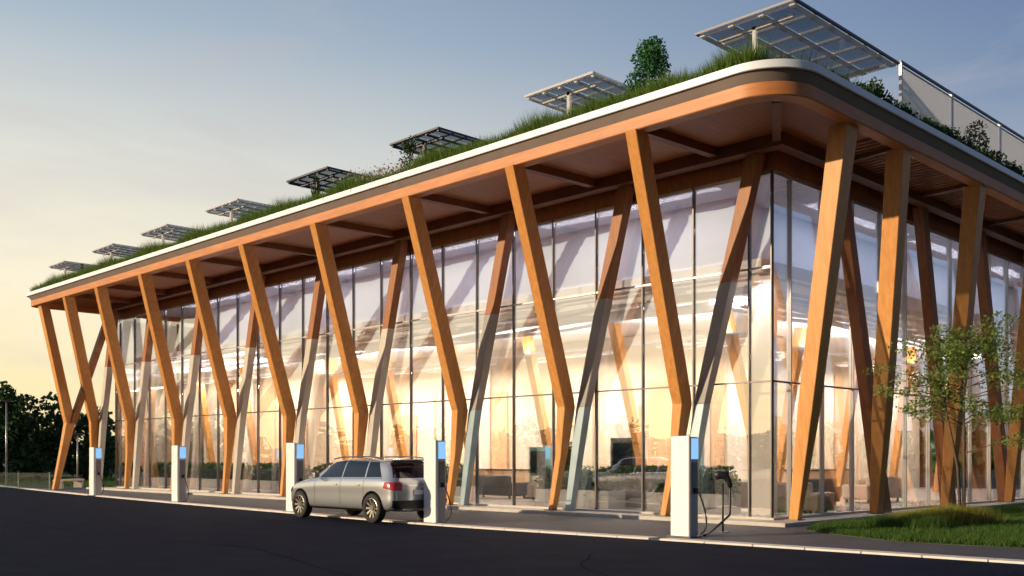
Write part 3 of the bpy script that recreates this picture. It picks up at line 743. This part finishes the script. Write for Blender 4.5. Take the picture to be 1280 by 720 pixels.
# ------------------------------------------------------------------ solar canopies on the roof
def canopy(x0, x1, y0, y1, z, nx, ny, frame, bw, label, tilt=0):
    cx, cy = (x0+x1)/2, (y0+y1)/2
    e = empty('solar_canopy', (cx,cy,9.46), 0, label, 'solar canopy', 'solar canopies on the roof')
    X0, X1, Y0, Y1, Z = x0-cx, x1-cx, y0-cy, y1-cy, z-9.46
    a = MB()
    for i in range(nx+1):
        x = X0+(X1-X0)*i/nx; a.box(x-bw/2,x+bw/2,Y0-bw/2,Y1+bw/2,Z-.045,Z-.002)
    a.build('frame_rails', frame, e)
    a = MB()
    for j in range(ny+1):
        y = Y0+(Y1-Y0)*j/ny; a.box(X0-bw/2,X1+bw/2,y-bw/2,y+bw/2,Z-.085,Z-.047)
    a.build('cross_rails', frame, e)
    a = MB()
    for i in range(nx):
        for j in range(ny):
            xa = X0+(X1-X0)*i/nx; xb = X0+(X1-X0)*(i+1)/nx; ya = Y0+(Y1-Y0)*j/ny; yb = Y0+(Y1-Y0)*(j+1)/ny; g_ = .03
            a.box(xa+g_,xb-g_,ya+g_,yb-g_,Z+.002,Z+.022)
    a.build('solar_cells', pv_m, e)
    a = MB(); a.box(X0-bw,X1+bw,Y0-bw,Y0-bw/2-.002,Z-.03,Z+.025); a.box(X0-bw,X1+bw,Y1+bw/2+.002,Y1+bw,Z-.03,Z+.025)
    a.box(X0-bw-.02,X0-bw-.001,Y0-bw,Y1+bw,Z-.03,Z+.025); a.box(X1+bw+.001,X1+bw+.02,Y0-bw,Y1+bw,Z-.03,Z+.025); a.build('rim_frame', dalu if nx == 6 else frame, e)
    for sx in (X0+.35, X1-.35):
        a = MB(); a.box(sx-.045,sx+.045,-.045,.045,0,Z-.09); a.box(sx-.045,sx+.045,Y0+.2,Y1-.2,Z-.17,Z-.09); a.build('post', frame, e)
    return e
canopy(-.75,4.3,-1.0,1.45,12.0,6,3,canopy_white,.14,'largest solar canopy with white lattice above the roof corner')
ss = [(3.3,5.5),(9.1,11.2),(14.6,16.9),(20.3,22.6),(25.9,28.2),(31.1,33.2),(36.6,38.4)]
lb = ['white solar canopy second from the roof corner, left of the bushy conifer','dark framed solar canopy beside the flat-topped roof tree','dark framed solar canopy beside the thin roof tree',
 'solar canopy above the middle of the roof, fifth from the corner','solar canopy sixth from the roof corner','solar canopy seventh from the corner, just right of the far conifer','farthest solar canopy, left of the far conical conifer']
for i, ((a_, b_), l_) in enumerate(zip(ss, lb)):
    canopy(-2.75,-.7,a_,b_,11.0+.0*i,4,4,dalu if i in (1,2) else canopy_white,.07,l_)
# pale screen panels with a rail
g = 'pale fabric screens on the roof'
xs = [5.0,8.4,12.2,16.5,21,26]
sl = ['pale fabric screen panel nearest the large solar canopy','second pale fabric screen panel from the large canopy','third pale fabric screen panel behind the roof shrub','fourth pale fabric screen panel at the right edge of view','fifth pale fabric screen panel, farthest along the roof']
for k in range(5):
    e = empty('roof_screen', ((xs[k]+xs[k+1])/2, -.9, 9.46), 0, sl[k], 'screen', g); hw = (xs[k+1]-xs[k])/2
    m = MB(); m.box(-hw+.05,hw-.05,-.008,.008,.15,2.66); m.build('fabric', screen_cloth, e)
    m = MB(); m.box(-hw,hw-.01,-.03,.03,2.78,2.84); m.box(-hw,hw-.01,-.025,.025,2.67,2.695); m.build('top_rail', dalu, e)
    m = MB(); m.box(-hw,-hw+.06,-.04,.04,0,2.77); m.build('post', alu, e)
    m = MB(); m.box(hw-.07,hw-.012,-.04,.04,0,2.77); m.build('post', alu, e)

# ------------------------------------------------------------------ young tree, grasses, rocks at the right
def young_tree(loc, label):
    e = empty('young_tree', loc, 0, label, 'tree')
    a = MB(); ends = []
    for (dx,dy) in ((0,0),(.12,.05),(-.10,.08)):
        a.tube([(dx*.5,dy*.5,0),(dx,dy,1.2),(dx*3,dy*3,2.4),(dx*5+.1,dy*5,3.4),(dx*6,dy*5,4.0)], [.035,.03,.022,.014,.006], 7)
    for k in range(40):
        z = random.uniform(1.5,4.4); t = random.uniform(0,6.28); L_ = random.uniform(.5,2.0)*(1 if z < 3.5 else .6)
        r_ = Vector((math.cos(t), math.sin(t), 0)); p0 = Vector((0,0,z*.86)); p1 = p0+r_*L_*.55+Vector((0,0,.22)); p2 = p0+r_*L_+Vector((0,0,.22+random.uniform(-.15,.25)))
        a.tube([p0,p1,p2], [.012,.008,.004], 5); ends += [p0.lerp(p1,.9), p1.lerp(p2,.4), p1.lerp(p2,.75), p2]
    a.build('trunk', bark, e, smooth=True)
    cs = [tuple(p+Vector([random.uniform(-.12,.12) for _ in range(3)])) for p in ends]
    cards('crown', *clumps(cs, [random.uniform(.16,.40) for _ in cs], 620, .046, .5), leaf_tree, e)
    return e
yt = W((1205-640)/F*23.2, 23.2); young_tree((yt.x, yt.y, .03), 'airy young tree with light green leaves on the lawn').scale = (1.15,1.15,1.12)
def grass_clump(px, d, r, h, n, m, label):
    p = W((px-640)/F*d, d); e = empty('ornamental_grass', (p.x,p.y,.03), 0, label, 'ornamental grass', 'ornamental grasses on the lawn')
    P = np.stack([rng.normal(0,r*.45,n), rng.normal(0,r*.45,n), np.zeros(n)], 1)
    blades('blades', P, h*rng.uniform(.55,1.1,n), rng.uniform(.010,.02,n), .45, m, e)
gc = [(1138,22.6,.42,.38,'leftmost low golden grass clump on the lawn'),(1165,22.9,.5,.46,'golden grass clump second from the left on the lawn'),(1192,23.2,.5,.52,'tallest golden grass clump in the middle of the row'),(1216,23.4,.45,.44,'golden grass clump right of the tallest one')]
for px, d, r, h, l in gc: grass_clump(px, d, r, h, 2600, grass_gold, l)
grass_clump(1105,22.3,.4,.30,1800,grass_lawn,'low green grass tuft left of the golden clumps')
grass_clump(1150,22.0,.5,.34,2000,grass_lawn,'low green grass tuft in front of the golden clumps')
# white rocks on the plinth at the short front
m = MB()
def rocks(x0, x1, y0, y1, n, z):
    mb = MB()
    for k in range(n):
        c = Vector((random.uniform(x0,x1), random.uniform(y0,y1), z)); r = random.uniform(.04,.10)
        b2 = bmesh.new(); bmesh.ops.create_icosphere(b2, subdivisions=1, radius=r)
        vs = [c+Vector((v.co.x*random.uniform(.8,1.2), v.co.y*random.uniform(.8,1.2), v.co.z*random.uniform(.5,.9))) for v in b2.verts]
        b2.verts.index_update(); fs = [tuple(v.index for v in f.verts) for f in b2.faces]; mb.add(vs, fs); b2.free()
    return mb
tag(rocks(.3,14,.25,1.6,420,.12).build('white_gravel', rock_m), 'white pebbles spread inside the foot of the short glass front', 'gravel', kind='stuff')

# ------------------------------------------------------------------ left end: glass screen, bench, lamp, trees
ge = empty('glass_fence', (0,0,.012), 0, 'low greenish glass fence beyond the far end of the hall', 'fence')
for k in range(7):
    a_ = W(-23.2-2.0*k, 50.6+.9*k); b_ = W(-25.14-2.0*k, 51.47+.9*k)
    m = MB(); m.bar((a_.x,a_.y,.42),(b_.x,b_.y,.42),.02,.8); m.build('glass_panel', fence_glass, ge)
    m = MB(); m.bar((a_.x,a_.y,.42),(a_.x+.05,a_.y+.001,.42),.05,.86); m.build('fence_post', mull_l, ge)
p = W(-23.0, 52.4); e = empty('bench', (p.x,p.y,.02), R(45), 'pale low block bench behind the glass fence', 'bench')
m = MB(); m.box(-1.3,1.3,-.25,.25,.36,.46); m.build('seat', cream2, e, bevel=.01)
for sx in (-1,1):
    m = MB(); m.box(sx*1.15-.1,sx*1.15+.1,-.22,.22,0,.358); m.build('leg', conc, e)
def lamp(px, d, h, label):
    p = W((px-640)/F*d, d); e = empty('street_lamp', (p.x,p.y,0), 0, label, 'street lamp', 'slim posts at the far left')
    m = MB(); m.tube([(0,0,0),(0,0,h)], [.06,.04], 10); m.build('pole', mull_l, e, smooth=True)
    m = MB(); m.box(-.35,.35,-.10,.10,h-.0,h+.09); m.build('lamp_head', darkgrey, e, bevel=.02)
lamp(8, 56, 4.7, 'slim street lamp at the far left in front of the trees')
lamp(97, 58, 2.9, 'short lamp post between the far columns of the hall')
def big_tree(x, y, h, r, label, nc=26, size=.28, group='trees beyond the far end', m=leaf_dark, per=130):
    e = empty('broadleaf_tree', (x,y,-.02), random.uniform(0,6), label, 'tree', group)
    a = MB(); a.tube([(0,0,0),(.1,.05,h*.35),(0,.1,h*.8)], [.22,.16,.05], 8)
    for k in range(6):
        t = random.uniform(0,6.28); z0 = h*random.uniform(.22,.5)
        a.tube([(0,0,z0),(r*.4*math.cos(t),r*.4*math.sin(t),z0+h*.18),(r*.75*math.cos(t),r*.75*math.sin(t),z0+h*.30)], [.1,.06,.03], 6)
    a.build('trunk', bark, e, smooth=True)
    cs, rs = [], []
    for k in range(nc):
        u = random.uniform(.08,.98); t = random.uniform(0,6.28)
        rr = r*(math.sqrt(max(0,1-(1.6*u-.7)**2)))*random.uniform(.35,.85)
        cs.append((rr*math.cos(t), rr*math.sin(t), h*(.08+.84*u))); rs.append(r*random.uniform(.22,.38))
    cards('crown', *clumps(cs, rs, per, size, .8), m, e); return e
tl = [(-38,66,5.6,3.4,'dark broadleaf tree at the left edge behind the street lamp'),(-35.0,67,6.6,3.2,'tallest dark tree left of the far roof corner'),(-32.0,68,6.0,3.0,'dark tree just behind the leaning end column'),
      (-41.5,72,5.0,3.2,'dark tree partly out of view at the left edge'),(-29.6,70,5.2,2.8,'dark tree seen between the far end columns'),(-36.5,64,3.6,2.6,'low bushy tree in front of the tall dark ones'),(-33,65,3.4,2.4,'low bushy tree beside the glass fence')]
for X, d, h, r, l in tl:
    p = W(X, d); big_tree(p.x, p.y, h, r, l, m=leaf_dark)
# far woods: one mass along the horizon (also mirrored in the glass)
Ps = []
for k in range(520):
    a_ = R(random.uniform(0,360)); D = random.uniform(105,150); h_ = random.uniform(3.5,7.5)
    c = np.array([CAM.x+D*math.cos(a_), CAM.y+D*math.sin(a_), h_*.45]); q = 130
    d_ = rdir(q)*(rng.uniform(.4,1,(q,1))); d_[:,0] *= 4.5; d_[:,1] *= 4.5; d_[:,2] *= h_*.55
    Ps.append(c+d_)
P = np.concatenate(Ps); n = len(P)
tag(cards('distant_woods', P, rdir(n), rdir(n), rng.uniform(.7,1.4,n), rng.uniform(.9,1.8,n), leaf_dark), 'low line of far-off woods around the site', 'woods', kind='stuff')

# ------------------------------------------------------------------ sky and sun
SUN_D = (RIGHT*(-1.0) + FWD*(-.36)).normalized(); EL = R(13)
w = bpy.data.worlds.new('World'); S.world = w; w.use_nodes = True
n = w.node_tree; n.nodes.clear(); L = n.links.new
out = n.nodes.new('ShaderNodeOutputWorld'); bg = n.nodes.new('ShaderNodeBackground'); L(bg.outputs[0], out.inputs[0])
sky = n.nodes.new('ShaderNodeTexSky'); sky.sky_type = 'NISHITA'; sky.sun_disc = False; sky.sun_elevation = EL
sky.sun_rotation = math.atan2(SUN_D.x, SUN_D.y); sky.air_density = 1.2; sky.dust_density = 1.5
tc = n.nodes.new('ShaderNodeTexCoord')
sep = n.nodes.new('ShaderNodeSeparateXYZ'); L(tc.outputs['Generated'], sep.inputs[0])
def math_(op, a, b=None, clamp=False):
    x = n.nodes.new('ShaderNodeMath'); x.operation = op; x.use_clamp = clamp
    for i, v in enumerate((a, b)):
        if v is None: continue
        if isinstance(v, (int, float)): x.inputs[i].default_value = v
        else: L(v, x.inputs[i])
    return x.outputs[0]
gd = (RIGHT*(-1.0) + FWD*(.55)).normalized()    # azimuth of the bright sunset side
dot = n.nodes.new('ShaderNodeVectorMath'); dot.operation = 'DOT_PRODUCT'; L(tc.outputs['Generated'], dot.inputs[0]); dot.inputs[1].default_value = tuple(gd)
az = n.nodes.new('ShaderNodeMapRange'); az.inputs['From Min'].default_value = -.35; az.inputs['From Max'].default_value = .88; az.interpolation_type = 'SMOOTHSTEP'; L(dot.outputs['Value'], az.inputs['Value'])
def ramp(stops):
    r_ = n.nodes.new('ShaderNodeValToRGB'); cr = r_.color_ramp
    while len(cr.elements) < len(stops): cr.elements.new(.5)
    for e_, (p_, c_) in zip(cr.elements, stops): e_.position = p_; e_.color = (*c_, 1)
    return r_
warm = ramp([(0,(1.0,.76,.36)),(.06,(1.0,.84,.48)),(.16,(.98,.88,.66)),(.27,(.76,.76,.68)),(.38,(.40,.49,.58)),(.52,(.20,.28,.39)),(1,(.07,.12,.22))])
cool = ramp([(0,(.40,.39,.44)),(.12,(.25,.32,.45)),(.28,(.10,.19,.38)),(.45,(.055,.12,.29)),(1,(.045,.08,.18))])
L(sep.outputs['Z'], warm.inputs[0]); L(sep.outputs['Z'], cool.inputs[0])
mx = n.nodes.new('ShaderNodeMixRGB'); L(az.outputs[0], mx.inputs[0]); L(cool.outputs[0], mx.inputs[1]); L(warm.outputs[0], mx.inputs[2])
# the sky opposite the sunset, behind and to the right, is darker
bk = n.nodes.new('ShaderNodeVectorMath'); bk.operation = 'DOT_PRODUCT'; L(tc.outputs['Generated'], bk.inputs[0]); bk.inputs[1].default_value = tuple((FWD*.8+RIGHT*-.45).normalized())
bm_ = n.nodes.new('ShaderNodeMapRange'); bm_.inputs['From Min'].default_value = -.85; bm_.inputs['From Max'].default_value = -.1; bm_.inputs['To Min'].default_value = .30; bm_.inputs['To Max'].default_value = 1; bm_.interpolation_type = 'SMOOTHSTEP'; L(bk.outputs['Value'], bm_.inputs['Value'])
mb_ = n.nodes.new('ShaderNodeVectorMath'); mb_.operation = 'SCALE'; L(mx.outputs[0], mb_.inputs[0]); L(bm_.outputs[0], mb_.inputs['Scale'])
mx = mb_
# thin clouds
mp = n.nodes.new('ShaderNodeMapping'); mp.inputs['Scale'].default_value = (1.0,1.0,4.2); L(tc.outputs['Generated'], mp.inputs[0])
nz = n.nodes.new('ShaderNodeTexNoise'); nz.inputs['Scale'].default_value = 2.6; nz.inputs['Detail'].default_value = 7; nz.inputs['Roughness'].default_value = .58; nz.inputs['Distortion'].default_value = .5; L(mp.outputs[0], nz.inputs['Vector'])
cr = n.nodes.new('ShaderNodeMapRange'); cr.inputs['From Min'].default_value = .48; cr.inputs['From Max'].default_value = .74; cr.inputs['To Max'].default_value = .42; L(nz.outputs[0], cr.inputs['Value'])
mc = n.nodes.new('ShaderNodeMixRGB'); L(cr.outputs[0], mc.inputs[0]); L(mx.outputs[0], mc.inputs[1]); mc.inputs[2].default_value = (.55,.50,.52,1)
sk = n.nodes.new('ShaderNodeMixRGB'); sk.blend_type = 'MULTIPLY'; sk.inputs[0].default_value = 1; L(sky.outputs[0], sk.inputs[1]); sk.inputs[2].default_value = (.05,.05,.05,1)
ml = n.nodes.new('ShaderNodeMixRGB'); ml.inputs[0].default_value = .12; L(mc.outputs[0], ml.inputs[1]); L(sk.outputs[0], ml.inputs[2])
L(ml.outputs[0], bg.inputs[0]); bg.inputs[1].default_value = 1.14
sl = bpy.data.lights.new('sun', 'SUN'); sl.energy = 5.0; sl.angle = R(.6); sl.color = (1,.77,.50)
so_ = bpy.data.objects.new('sun', sl); COL.objects.link(so_); so_.location = (0,0,60)
dv = Vector((SUN_D.x*math.cos(EL), SUN_D.y*math.cos(EL), math.sin(EL))); so_.rotation_euler = dv.to_track_quat('Z','Y').to_euler()

# ------------------------------------------------------------------ camera
cd = bpy.data.cameras.new('camera'); cam = bpy.data.objects.new('camera', cd); COL.objects.link(cam)
cam.location = CAM; cam.rotation_euler = (R(90), 0, -(math.pi/2-TH) if False else -math.atan2(FWD.x, FWD.y))
cd.sensor_width = 36; cd.lens = 36*F/1280; cd.shift_y = (572-360)/1280; cd.clip_end = 5000; cd.clip_start = .1
S.camera = cam
S.view_settings.view_transform = 'Standard'; S.view_settings.look = 'None'; S.view_settings.exposure = 0; S.view_settings.gamma = 1
